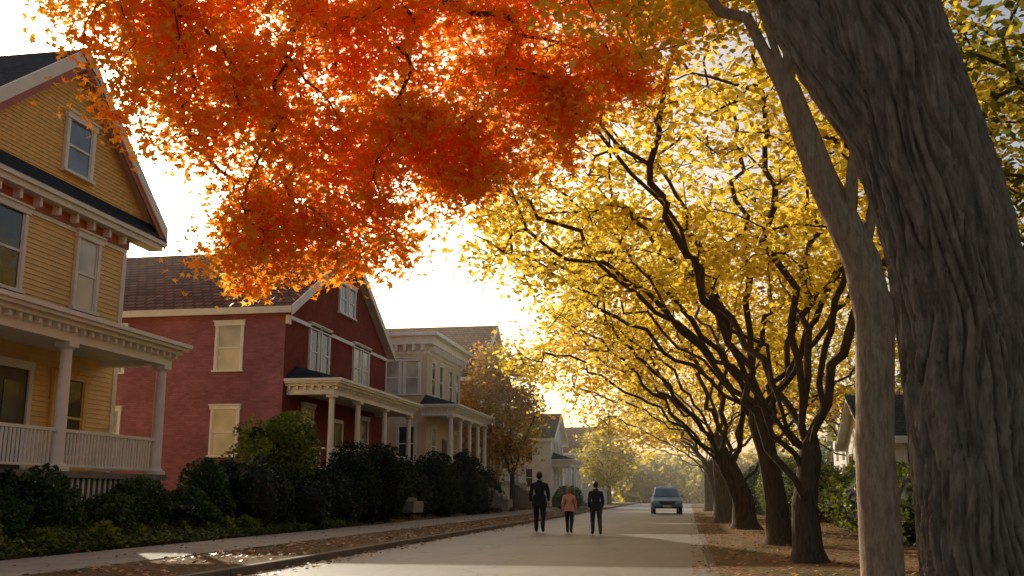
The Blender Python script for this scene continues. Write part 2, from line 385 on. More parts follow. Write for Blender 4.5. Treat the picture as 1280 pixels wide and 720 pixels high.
def porch(root,xb,xf,y0,y1,zf,zc,posts,zg,mt,step=None,rail=True,r=.13):
    T=MB(); D=MB(); R=MB()
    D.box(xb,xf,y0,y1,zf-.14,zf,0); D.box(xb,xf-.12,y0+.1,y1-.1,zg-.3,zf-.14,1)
    for i in range(int((y1-y0)/.22)):
        yy=y0+.12+i*.22; T.box(xf-.119,xf-.09,yy,yy+.06,zg-.2,zf-.145)
    cols=[(xf-.22,p) for p in posts]
    for (x,y) in cols:
        T.box(x-.19,x+.19,y-.19,y+.19,zf+.001,zf+.10); T.cyl(x,y,zf+.10,zf+.16,r+.05,r+.03)
        T.cyl(x,y,zf+.16,zc-.16,r,r*.82,16); T.cyl(x,y,zc-.16,zc-.10,r*.9,r+.05); T.box(x-.18,x+.18,y-.18,y+.18,zc-.10,zc)
    T.box(xf-.38,xf-.06,y0+.04,y1-.04,zc,zc+.32)
    T.box(xb,xf-.381,y0+.04,y0+.34,zc,zc+.32); T.box(xb,xf-.381,y1-.34,y1-.04,zc,zc+.32)
    T.box(xb,xf+.14,y0-.12,y1+.12,zc+.32,zc+.42)
    T.box(xb,xf+.34,y0-.32,y1+.32,zc+.50,zc+.60); T.box(xb,xf+.27,y0-.25,y1+.25,zc+.42,zc+.50)
    n=int((y1-y0)/.32)
    for i in range(n+1):
        yy=y0+.02+i*(y1-y0-.12)/n; T.box(xf-.059,xf+.08,yy,yy+.09,zc+.20,zc+.318)
    n=int((xf-xb)/.32)
    for i in range(n):
        xx=xb+.1+i*.32; T.box(xx,xx+.09,y0-.09,y0+.039,zc+.20,zc+.318)
    D.box(xb,xf-.382,y0+.345,y1-.345,zc+.15,zc+.2,2)
    zt=zc+.60; R.add([(xb,y0-.3,zt),(xf+.32,y0-.3,zt),(xf+.32,y1+.3,zt),(xb,y1+.3,zt),(xb,y0+.9,zt+.62),(xb,y1-.9,zt+.62)],[(0,1,4),(1,2,5,4),(2,3,5)],0)
    if rail:
        ps=sorted(posts)
        for a,bb in zip(ps[:-1],ps[1:]):
            if step and a<=step<=bb: continue
            T.box(xf-.26,xf-.18,a+.15,bb-.15,zf+.86,zf+.93); T.box(xf-.25,xf-.19,a+.15,bb-.15,zf+.10,zf+.15)
            k=int((bb-a-.3)/.13)
            for i in range(k): yy=a+.18+i*.13; T.box(xf-.24,xf-.20,yy,yy+.045,zf+.151,zf+.859)
        for yy in (y0+.18,y1-.24):
            T.box(xb,xf-.40,yy,yy+.07,zf+.86,zf+.93); T.box(xb,xf-.40,yy+.01,yy+.06,zf+.10,zf+.15)
            for i in range(int((xf-xb-.5)/.13)): xx=xb+.08+i*.13; T.box(xx,xx+.045,yy+.015,yy+.055,zf+.151,zf+.859)
    if step:
        k=max(2,int((zf-zg)/.18))
        for i in range(k): D.box(xf-.0+i*.28+.001,xf+.28+i*.28,step-.8,step+.8,zg-.3,zf-(i+1)*(zf-zg)/(k+1),0)
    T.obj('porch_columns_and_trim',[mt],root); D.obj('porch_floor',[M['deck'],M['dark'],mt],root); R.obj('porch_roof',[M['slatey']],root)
def gable_roof(root,xf,xb,ye0,ye1,ze,yp,zp,mroof,mtrim,th=.16,name='roof'):
    R=MB(); T=MB()
    for ye in(ye0,ye1):
        R.prism([(ye,ze),(yp,zp),(yp,zp+th),(ye,ze+th)],'x',xf-.001,xb)
        T.prism([(ye,ze-.20),(yp,zp-.20),(yp,zp+th+.02),(ye,ze+th+.02)],'x',xf,xf+.07)
        T.prism([(ye,ze-.08),(yp,zp-.08),(yp,zp-.001),(ye,ze-.001)],'x',xf,xb,1)
        T.box(xf,xb,ye-.03*(1 if ye==ye0 else -1)-.03,ye-.03*(1 if ye==ye0 else -1)+.03,ze-.12,ze+th*.9)
    R.obj(name,[mroof],root); T.obj('rake_boards',[mtrim,mtrim],root)

# ---- yellow clapboard house
h1=mkroot('yellow_clapboard_house',(-18,22,.75))
XW=-15.5; Y0,Y1=18.0,25.3; YP,ZP,ZE=22.1,12.45,8.75; Ye0,Ye1=17.3,26.7
W=MB(); W.box(-27,XW,Y0,Y1,.3,8.75,0); W.box(-26,-17.2,Y1,26.5,.3,8.6,0)
W.prism([(Y0,8.75),(Y1,8.75),(YP,12.2)],'x',-27,XW-.02,0)
W.obj('walls',[M['clap']],h1)
S=MB(); siding(S,mpx(XW),.8,8.0,lambda z:(Y0,Y1)); siding(S,mpy(Y0),.8,8.6,lambda z:(-27,XW))
def gext(z):
    k=(z-8.75)/(12.45-8.75); return (Ye0+.35+(YP-Ye0)*max(0,k),Ye1-.35-(Ye1-YP)*max(0,k))
siding(S,mpx(-17.2),.8,8.6,lambda z:(Y1,26.5))
siding(S,mpx(XW+.12),8.95,12.3,gext,.10,1)
S.obj('clapboards',[M['clap'],M['shing']],h1)
G1=MB(); G1.prism([(Ye0+.3,8.75),(Ye1-.3,8.75),(YP,12.42)],'x',XW-.015,XW+.12,0); G1.obj('gable_wall',[M['shing']],h1)
T=MB()
T.box(XW+.001,XW+.06,Y1-.16,Y1+.03,.8,7.85); T.box(XW+.001,XW+.06,Y0-.03,Y0+.16,.8,7.85)
T.box(XW,XW+.10,Y0-.05,Y1+.05,7.98,8.25,1); T.box(XW,XW+.42,Ye0+.1,Ye1-.1,8.25,8.40,0); T.box(XW,XW+.5,Ye0,Ye1,8.40,8.52,0); T.box(XW,XW+.07,Y0,Y1,7.86,7.979,0)
i=Y0
while i<Y1: T.box(XW+.101,XW+.30,i,i+.10,8.03,8.249,0); i+=.75
T.obj('cornice_and_corner_boards',[M['cream'],M['redtrim']],h1)
Pn=MB(); Pn.add([(XW+.52,Ye0-.02,8.52),(XW+.52,Ye1+.02,8.52),(XW+.125,Ye1-.2,9.02),(XW+.125,Ye0+.2,9.02),(XW+.12,Ye0,8.52),(XW+.12,Ye1,8.52)],[(0,1,2,3),(0,3,4),(1,5,2)])
Pn.obj('pent_roof',[M['slatey']],h1)
gable_roof(h1,XW+.42,-27.5,Ye0,Ye1,ZE,YP,ZP,M['slate'],M['cream'])
RT=MB()
for ye in(Ye0,Ye1): RT.prism([(ye,ZE-.42),(YP,ZP-.42),(YP,ZP-.201),(ye,ZE-.201)],'x',XW+.40,XW+.45)
RT.obj('rake_moulding',[M['redtrim']],h1)
F=MB();G=MB()
window(F,G,mpx(XW+.15),22.5,9.98,1.0,1.35,2,.13)
window(F,G,mpx(XW+.03),23.45,6.85,.85,1.85,1); window(F,G,mpx(XW+.03),20.3,6.85,.95,1.85,0)
window(F,G,mpx(XW+.03),23.2,3.1,1.15,1.9,0,.16,1)
F.box(XW+.03,XW+.12,20.25,20.4,1.7,4.1,0);F.box(XW+.03,XW+.12,21.5,21.65,1.7,4.1,0);F.box(XW+.03,XW+.14,20.25,21.65,4.1,4.3,0)
G.box(XW+.03,XW+.07,20.4,21.5,1.7,4.1,3); G.box(XW+.071,XW+.085,20.65,21.25,2.9,3.8,0)
F.obj('window_frames',[M['cream'],M['shing']],h1); G.obj('windows_and_door',[M['glassd'],M['glassl'],M['glassb'],M['door']],h1)
porch(h1,XW+.03,-13.45,16.2,24.75,1.7,4.55,[16.5,20.3,24.5],.75,M['white'],step=None,r=.15)

# ---- red brick house
h2=mkroot('red_brick_house',(-20,43,.75))
XW=-15.3;Y0,Y1=36.6,50.0;YP=43.4;ZE=8.35;ZP=12.3
W=MB(); W.box(-28,XW-.02,Y0,Y1,.3,8.3,0)
W.obj('side_walls',[M['brickside']],h2)
W=MB(); W.box(XW-.02,XW+.0,Y0+.003,Y1-.003,.3,8.3); W.prism([(Y0,8.3),(Y1,8.3),(YP,12.2)],'x',-28,XW,0); W.obj('front_wall',[M['brickfront']],h2)
gable_roof(h2,XW+.35,-28.5,Y0-.35,Y1+.35,ZE-.1,YP,ZP,M['brown_roof'],M['cream'])
F=MB();G=MB()
for z,g in((6.85,1),(3.55,1)):
    window(F,G,mpy(Y0),-17.6,z,1.0,1.75,g,.1); window(F,G,mpy(Y0),-22.6,z,1.0,1.75,g,.1)
for y in(39.6,40.9,45.2,46.5): window(F,G,mpx(XW),y,7.05,.85,1.95,0 if y<42 else 1,.13)
window(F,G,mpx(XW),43.0,9.95,.8,1.3,2,.12); window(F,G,mpx(XW),44.2,9.95,.8,1.3,2,.12)
window(F,G,mpx(XW),39.2,3.6,1.0,2.1,1,.13); window(F,G,mpx(XW),46.6,3.6,1.0,2.1,0,.13)
G.box(XW,XW+.05,42.2,43.3,2.05,4.3,3); F.box(XW,XW+.1,42.05,42.2,2.05,4.3);F.box(XW,XW+.1,43.3,43.45,2.05,4.3);F.box(XW,XW+.1,42.05,43.45,4.3,4.45)
F.box(XW,XW+.12,Y0-.05,Y0+.25,7.75,8.1); F.box(XW+.001,XW+.12,Y0+.26,Y1,7.97,8.12)
F.obj('window_frames',[M['white']],h2); G.obj('windows_and_door',[M['glassd'],M['glassl'],M['glassb'],M['door']],h2)
porch(h2,XW+.01,-13.3,36.9,48.6,2.05,5.0,[37.2,40.4,44.2,48.3],.75,M['white'],step=42.3)

# ---- cream house with bracketed cornice
h3=mkroot('cream_bracketed_house',(-18,57,.75))
b=MB(); b.box(-25,-13.9,53.2,61.5,.3,9.3); b.obj('walls',[M['stucco']],h3)
b=MB(); b.box(-25.3,-13.5,52.8,61.9,9.3,9.75); b.box(-25.5,-13.2,52.5,62.2,9.75,9.95)
b.box(-25,-13.83,53.13,61.57,8.8,8.95)
for i in range(18): b.box(-13.899,-13.55,53.4+i*.47,53.55+i*.47,8.951,9.299)
for i in range(20): b.box(-14.2-i*.5,-14.05-i*.5,52.85,53.199,8.951,9.299)
b.obj('cornice',[M['white']],h3)
b=MB(); b.add([(-25.4,52.6,9.96),(-13.3,52.6,9.96),(-13.3,62.1,9.96),(-25.4,62.1,9.96),(-20,57,10.4),(-18.5,57,10.4)],[(0,1,5,4),(1,2,5),(2,3,4,5),(3,0,4)]); b.obj('roof',[M['slate']],h3)
F=MB();G=MB()
for x in(-14.75,-15.85,-17.6): window(F,G,mpy(53.2),x,7.5,.75,1.8,1,.13)
for y in(54.4,56.2,58.6,60.4): window(F,G,mpx(-13.9),y,7.5,.8,1.8,0,.13)
for x in(-15,-17.4): window(F,G,mpy(53.2),x,3.9,.9,1.8,0,.13)
for y in(54.6,60.0): window(F,G,mpx(-13.9),y,3.8,1.0,1.9,1,.13)
G.box(-13.9,-13.86,56.8,57.9,2.1,4.3,3)
F.obj('window_frames',[M['white']],h3); G.obj('windows_and_door',[M['glassd'],M['glassl'],M['glassb'],M['door']],h3)
porch(h3,-13.89,-12.1,52.0,61.8,2.1,5.3,[52.3,54.6,57.0,59.4,61.5],.75,M['white'],step=58.2)

# ---- brown gabled house
h4=mkroot('brown_gabled_house',(-19,72,.75))
b=MB(); b.box(-26,-14.02,66,79,.3,9); b.obj('side_walls',[M['brick4x']],h4)
b=MB(); b.box(-14.02,-14,66.01,78.99,.3,9); b.prism([(66,9),(79,9),(72.5,13.3)],'x',-26,-14); b.obj('front_wall',[M['brick4y']],h4)
gable_roof(h4,-13.6,-26.4,65.6,79.4,8.8,72.5,13.4,M['brown_roof'],M['cream'])
F=MB();G=MB()
for z in(7,3.8):
    for x in(-15.5,-18.5,-21): window(F,G,mpy(66),x,z,1,1.8,1,.1)
    for y in(68.5,72.5,76.5): window(F,G,mpx(-14),y,z,1,1.8,0,.12)
F.obj('window_frames',[M['white']],h4); G.obj('windows',[M['glassd'],M['glassl']],h4)
porch(h4,-13.99,-12.2,67,78,2,4.9,[67.3,71,74.8,77.7],.75,M['white'],step=73)
def simple_house(name,x0,x1,y0,y1,ze,zp,mw,mr,px=True):
    r=mkroot(name,((x0+x1)/2,(y0+y1)/2,.11)); yp=(y0+y1)/2
    b=MB(); b.box(x0,x1,y0,y1,0,ze); b.prism([(y0,ze),(y1,ze),(yp,zp)],'x',x0,x1); b.obj('walls',[mw],r)
    gable_roof(r,x1+.4,x0-.4,y0-.4,y1+.4,ze-.2,yp,zp+.08,mr,M['white'])
    F=MB();G=MB(); fl=[2.6] if ze<4.5 else [2.6,5.6]
    for z in fl:
        z=min(z,ze-1.2)
        for k in(.25,.5,.8):
            window(F,G,mpy(y0),x0+(x1-x0)*k,z,1,1.5,0,.1); window(F,G,mpx(x1),y0+(y1-y0)*k,z,1,1.5,0,.1)
            G.box(x0-.03,x0,y0+(y1-y0)*k-.5,y0+(y1-y0)*k+.5,z-.7,z+.7,0); F.box(x0-.06,x0-.0305,y0+(y1-y0)*k-.6,y0+(y1-y0)*k+.6,z-.04,z+.04)
    F.obj('window_frames',[M['white']],r); G.obj('windows',[M['glassd'],M['glassl']],r); return r
s5=simple_house('white_house',-22,-11.6,87,96,6.0,8.2,M['white'],M['slate'])
porch(s5,-11.59,-9.9,87.6,95.4,1.0,3.6,[87.9,91.5,95.1],.3,M['white'],step=93)
simple_house('grey_house',-20,-9.5,118,128,6,9,M['greysiding'],M['brown_roof'])
simple_house('white_garage',7.0,13.5,40,47,3.4,5.0,M['white'],M['slate'])
simple_house('grey_house',11,20,70,80,5.5,8.5,M['greysiding'],M['brown_roof'])

# ---------------------------------------------------------------- big foreground tree
def ridged(path,name,root,nr=150,dz=.02,seed=0,amp=.030,cf=6.2):
    P=[]
    for i in range(len(path)-1):
        a=np.array(path[i]);b2=np.array(path[i+1]); n=max(2,int(np.linalg.norm(b2[:3]-a[:3])/dz))
        for s in range(n):
            P.append(a+(b2-a)*s/n)
    P=np.array(P+[np.array(path[-1])])
    k=25; ker=np.ones(k)/k
    Q=P.copy()
    for c in range(4):
        pad=np.concatenate([np.full(k//2,P[0,c])+ (np.arange(-(k//2),0))*(P[1,c]-P[0,c]),P[:,c],P[-1,c]+np.arange(1,k//2+1)*(P[-1,c]-P[-2,c])]); Q[:,c]=np.convolve(pad,ker,'valid')
    V=[];F=[]; a=Vector((1,0,0)); s=0
    for i in range(len(Q)):
        p=Vector(Q[i,:3]); t=(Vector(Q[min(i+1,len(Q)-1),:3])-Vector(Q[max(i-1,0),:3])).normalized()
        if i: s+=(p-Vector(Q[i-1,:3])).length
        a=(a-t*a.dot(t)).normalized(); bb=t.cross(a)
        for j in range(nr):
            th=2*math.pi*j/nr; cx,sx=math.cos(th),math.sin(th)
            w=.22*noise.noise(Vector((cx*1.2,sx*1.2,s*2.2+seed)))
            ct,st=math.cos(th+w),math.sin(th+w)
            n1=noise.noise(Vector((ct*cf,st*cf,s*1.7+seed))); n2=noise.noise(Vector((ct*cf*2.4,st*cf*2.4,s*5+seed)))
            n3=noise.noise(Vector((cx*14,sx*14,s*16)))
            fur=max(0,1-abs(n1)*5.5); fur2=max(0,1-abs(n2)*5)
            big=.06*noise.noise(Vector((cx*.9,sx*.9,s*.6+seed)))+.025*math.cos(3*th+s*.5)
            d=amp*(-fur*1.0-fur2*.35+.25*n3+.35)
            V.append(p+(a*cx+bb*sx)*(Q[i,3]*(1+big)+d))
    for i in range(len(Q)-1):
        for j in range(nr):
            F.append((i*nr+j,i*nr+(j+1)%nr,(i+1)*nr+(j+1)%nr,(i+1)*nr+j))
    me=bpy.data.meshes.new(name); me.from_pydata(V,[],F); me.materials.append(M['bark_big'])
    me.polygons.foreach_set('use_smooth',[True]*len(F)); link(bpy.data.objects.new(name,me),root)
big=tree('ridged_bark_tree',[(1.0,4.95,4.2,.2),(.95,5.0,5.2,.17)],[(3.5,3.5,8),(-1.5,3.5,8.3),(3.2,7.5,8.5),(1.5,5,9.5)],
   [((3.8,6.5,8.8),(2.4,3.2,1.5)),((2.2,2.5,9.2),(3,2.6,1.6)),((4.4,2.2,7.8),(2,3,1.6))],90,75,.10,.34,M['dyellow'],M['bark'],HEX)
ridged([(1.37,4.9,-.1,.46),(1.35,4.9,.25,.36),(1.33,4.9,.9,.305),(1.30,4.9,1.7,.29),(1.26,4.9,2.4,.285),(1.13,4.9,3.0,.30),(1.0,4.92,3.65,.29),(.95,5,4.5,.23),(.95,5,5.0,.19)],'ridged_trunk',big,260,.018,0,.036)
ridged([(1.16,4.88,2.6,.12),(.92,4.84,3.0,.15),(.70,4.88,3.4,.14),(.45,4.95,4.0,.12),(.1,5.1,5.2,.09),(-.4,5.2,6.6,.06)],'ridged_limb',big,110,.018,40,.02,3.5)

# ---------------------------------------------------------------- street trees, right row
def row_tree(name,x,y,r,fork,cr,top,nt,lpt,ls,cl,lm,bm,lean=0,tmpl=RHOMB,low=4.6):
    limbs=[]
    for i in range(6):
        a=2*math.pi*i/6+random.uniform(-.4,.4)
        limbs.append((x-1.0+cr*.78*math.cos(a),y+cr*.75*math.sin(a),random.uniform(low+1.2,top-2.2),random.choice([0,0,1,2,3])))
    limbs.append((x-.6,y,top-1))
    limbs.append((x-cr*1.05,y-.8,low+2.2,1)); limbs.append((x-cr*.8,y-1.5,low+3.6,0))
    ell=[((x-1.2,y,top-3.2),(cr,cr*.95,3.2)),((x-cr*.75,y-.3,low+2.4),(cr*.55,cr*.7,1.9)),((x+cr*.5,y,low+2.8),(cr*.55,cr*.7,2.0))]
    return tree(name,[(x+.04,y,-.02,r*1.7),(x+.02,y,.25,r*1.2),(x,y,1.0,r),(x+lean*.5,y,fork*.75,r*.92),(x+lean,y,fork,r*.95)],limbs,ell,nt,lpt,ls,cl,lm,bm,tmpl,.0125,.5,low)
tree('pale_bark_tree',[(1.80,10.3,0,.27),(1.80,10.3,.3,.20),(1.80,10.3,1.6,.185),(1.90,10.3,2.9,.185),(1.82,10.3,3.5,.18),(1.48,10.3,4.4,.15),(1.2,10.3,5.4,.12)],
  [(.2,10.6,8.6),(1.0,9.4,8.8),(3.0,10.6,7.6,6),(1.4,12.0,8.6),(-1.2,11.5,8.6),(2.4,9.4,8,5)],
  [((.8,11,8.5),(2.8,2.6,1.8)),((2.6,10.5,7.4),(1.7,2.2,1.5)),((-.3,12.0,7.5),(1.3,1.3,.9))],160,66,.11,.30,M['yellow'],M['bark_pale'],HEX,.0105,limbr=.6)
row_tree('yellow_street_tree',2.03,18.8,.22,1.9,5.0,11.0,220,60,.135,.34,M['yellow'],M['bark'],.15,HEX,4.6)
row_tree('yellow_street_tree',2.1,25.4,.26,3.0,5.8,12,240,60,.155,.40,M['yellow'],M['bark'],-.35,HEX,4.8)
row_tree('yellow_street_tree',1.9,36.6,.36,2.4,6.5,12.5,240,56,.19,.46,M['yellow'],M['bark'],-.6,RHOMB,4.2)
row_tree('yellow_street_tree',1.5,44.5,.34,3.4,6.5,12.5,200,50,.22,.55,M['yorange'],M['bark'],-.2,RHOMB,3.8)
row_tree('yellow_street_tree',1.8,58,.38,2.6,6,12,170,44,.26,.6,M['yellow'],M['bark'],-.5,RHOMB,3.4)
row_tree('yellow_street_tree',1.5,74,.36,3.0,6,11,130,42,.33,.68,M['yellow'],M['bark'],0,RHOMB,3.2)
row_tree('green_yard_tree',8.5,15,.25,3,4.2,11.5,180,52,.16,.42,M['dyellow'],M['bark'],0,RHOMB,3.6)
row_tree('green_yard_tree',12,26,.3,3,5.5,13,160,48,.23,.5,M['dyellow'],M['bark'],0,RHOMB,3.2)
row_tree('green_yard_tree',9.5,58,.3,3,5,11,110,40,.3,.6,M['ygreen'],M['bark'],0,RHOMB,3)

# ---------------------------------------------------------------- orange maple
def sc_(e,k=1.35):
    c=e[0]; return ((c[0]*k,c[1]*k,(c[2]-1.2)*k+1.2),tuple(q*k for q in e[1]))+tuple(e[2:])
ORC=[sc_(e) for e in [((-6.6,10.2,6.9),(1.2,.9,.9)),((-5.7,10.3,6.1),(1.15,.9,.95),1.3),((-4.9,10.4,5.2),(.95,.8,.9),1.5),((-4.45,10.5,4.2),(.85,.7,.62),2),
   ((-4.7,10.4,4.0),(.65,.6,.6),2.2),((-3.6,10.6,4.05),(.75,.6,.55),2.2),
   ((-3.8,10.6,5.9),(1.4,.9,1.1),1.4),((-3.2,10.7,4.9),(1.15,.8,.8),1.7),((-2.2,10.8,5.3),(1.25,.8,.9),1.7),((-1.5,10.9,6.2),(1.2,.8,.85),1.5),
   ((-.5,11.0,6.6),(.85,.75,.75),1.4),((-3,10.4,7.2),(2.8,1.0,.8)),((-5.2,10.3,7.1),(1.6,.9,.6))]]
tree('orange_maple_tree',[(-10.6,6.8,.1,.46),(-10.5,6.8,.5,.36),(-10.4,6.9,2.4,.32),(-10.3,7.2,4.2,.30),(-10.1,7.5,6.4,.27)],
  [(-8.8,13,12.8),(-5.7,13.8,12.4),(-3.1,13.8,12),(-1.1,14.2,11.2),(-11.5,9,11.5),(-6.5,10,12.6),(-12.5,5,11)],
  ORC+[((-7.4,11.8,12.2),(3.4,2.4,.8),.3),((-11.5,7.5,12),(3.4,3.0,1.6),.2)],
  570,104,.165,.28,M['orange'],M['bark'],MAPLE,.0058,.9,None,.05,tipr=.005)

# ---------------------------------------------------------------- left-side trees
tree('orange_yard_tree',[(-11.0,64,.1,.2),(-11,64,2.2,.15)],[(-12.5,64,5.5),(-9.5,64,6),(-11,62.5,7.5)],
  [((-12.0,64,6.8),(2.9,2.4,4.2))],140,56,.26,.5,M['dorange'],M['bark'],RHOMB)
tree('green_yard_tree',[(-15.5,83,.1,.25),(-15.5,83,2.5,.2)],[(-17,83,6.5),(-14,83,7),(-15.5,82,8.5)],
  [((-15.5,83,7.2),(3.2,3,3.2))],110,46,.3,.6,M['ygreen'],M['bark'],RHOMB)
tree('green_yard_tree',[(-8.2,108,.1,.25),(-8.2,108,2.5,.2)],[(-9.7,108,5.5),(-7,108,6),(-8.2,106.5,6.5)],
  [((-8.4,108,5.3),(2.8,3,3.2))],110,42,.36,.65,M['ygreen'],M['bark'],RHOMB)
el=[]
for i in range(26):
    el.append(((random.uniform(-40,40),random.uniform(135,170),random.uniform(2,4.5)),(random.uniform(4,7),5,random.uniform(3,4.8))))
bush('distant_trees',el,20000,.75,M['ygreen'],.75,shell=.35,corem=M['core2'])
el=[]
for i in range(16):
    el.append(((random.uniform(13,26),10+i*7,random.uniform(2.5,5)),(4.5,5,random.uniform(3,5))))
bush('distant_trees',el,20000,.42,M['green'],.7,shell=.35)
el=[]
for i in range(12):
    el.append(((random.uniform(-42,-34),22+i*9,random.uniform(2,3)),(4.5,5,random.uniform(2.5,3))))
bush('distant_trees',el,8000,.55,M['ygreen'],.7,shell=.35,corem=M['core2'])

# ---------------------------------------------------------------- shrubs left
el=[]
y=27.5
while y<64:
    h=random.uniform(.9,1.5)+(.25 if y>34 else 0); el.append(((-12.4+random.uniform(-.35,.4),y,.25+h*.55),(random.uniform(.8,1.15),random.uniform(.7,1.3),h))); y+=random.uniform(.8,1.3)
bush('dark_hedge',el,50000,.12,M['dgreen'],.78)
bush('tall_dark_shrub',[((-12.2,36.0,1.6),(1.1,1.2,1.5)),((-11.9,38.5,1.6),(1.1,1.3,1.6)),((-12.0,48,1.6),(1.2,1.6,1.7)),((-12,54,1.7),(1.2,1.6,1.9))],20000,.12,M['dgreen'],.8)
bush('light_green_shrub',[((-13.3,31.5,2.1),(1.2,1.3,1.75)),((-13.5,33.4,2.5),(1.0,1.2,1.5)),((-13.3,29.6,1.7),(1.0,1.0,1.2)),((-12.9,32.4,3.3),(.6,.7,.7)),((-13.6,30.6,3.1),(.6,.6,.6))],13000,.13,M['lgreen'],.4,shell=.7)
bush('green_shrub',[((-12.7,16.5,.75),(.8,1.1,.6)),((-12.9,18.6,.85),(.6,1.3,.75)),((-12.6,20.6,.6),(.8,.8,.55)),((-12.8,22.2,.8),(.65,1.1,.8)),((-12.6,24.4,.7),(.8,.8,.65)),((-12.9,25.8,1.0),(.7,1.0,1.05))],26000,.10,M['green'],.72,shell=.5)
bush('rhododendron',[((-13.0,17.6,1.0),(.6,.9,.65)),((-12.4,23.4,.6),(.6,.7,.45)),((-12.9,27.2,1.0),(.8,.9,1.1))],10000,.12,M['dgreen'],.7,shell=.5)
el=[]
for i in range(26):
    el.append(((random.uniform(-12.2,-11.5),12+i*.72+random.uniform(-.3,.3),.2),(random.uniform(.25,.45),random.uniform(.25,.5),random.uniform(.18,.42))))
bush('low_garden_plants',el,13000,.11,M['lgreen'],.5,shell=.7)
n=30000; p=np.column_stack([rng.uniform(-13.6,-11.25,n),rng.uniform(11,34,n),np.zeros(n)]); p[:,2]=np.array([gz(a) for a in p[:,0]])+np.abs(rng.normal(size=n))*.08+.05
leaves('ground_cover_ivy',p,.10,M['sgreen'],None,RHOMB,.9)
bush('green_shrub',[((5.4,24,.9),(1.3,1.7,1.0)),((4.9,27,1.0),(1.2,1.6,1.0)),((5.4,31,1.1),(1.3,1.8,1.2)),((5.6,35,1.0),(1.4,2,1.0)),((6.2,20,1.0),(1.4,2,1.1)),((5.4,48,1.3),(1.6,4,1.6)),((5.4,58,1.4),(1.6,5,1.8))],26000,.13,M['lgreen'],.8)
bush('dark_hedge',[((7.5,12,1.2),(1.2,3,1.2)),((8.5,18,1.2),(1.3,3.4,1.3)),((4.6,66,1.3),(1.6,5,1.6)),((-9.0,78,.9),(.9,6,.9))],20000,.14,M['green'],.8)

# ---------------------------------------------------------------- fallen leaves
n=15000
sel=rng.uniform(size=n)
x=np.where(sel<.50,rng.uniform(1.4,6,n),np.where(sel<.74,rng.uniform(-8.9,KL-.17,n),np.where(sel<.80,rng.uniform(-11.6,-8.9,n),np.where(sel<.90,KL+.02+np.abs(rng.normal(size=n))*.25,KR-.25+np.abs(rng.normal(size=n))*.9))))
y=4+rng.uniform(0,1,n)**1.4*60
keep=rng.uniform(size=n)<np.clip(.35+1.3*np.array([noise.noise(Vector((a*.5,b_*.5,3))) for a,b_ in zip(x,y)])+.25,0.05,1)
x=x[keep];y=y[keep]; z=np.where((x>KL)&(x<KR),.012,np.where(x>KR,.045,.135))+rng.uniform(0,.02,len(x))
leaves('fallen_leaves',np.column_stack([x,y,z]),.085,M['litter'],None,HEX,2.5)

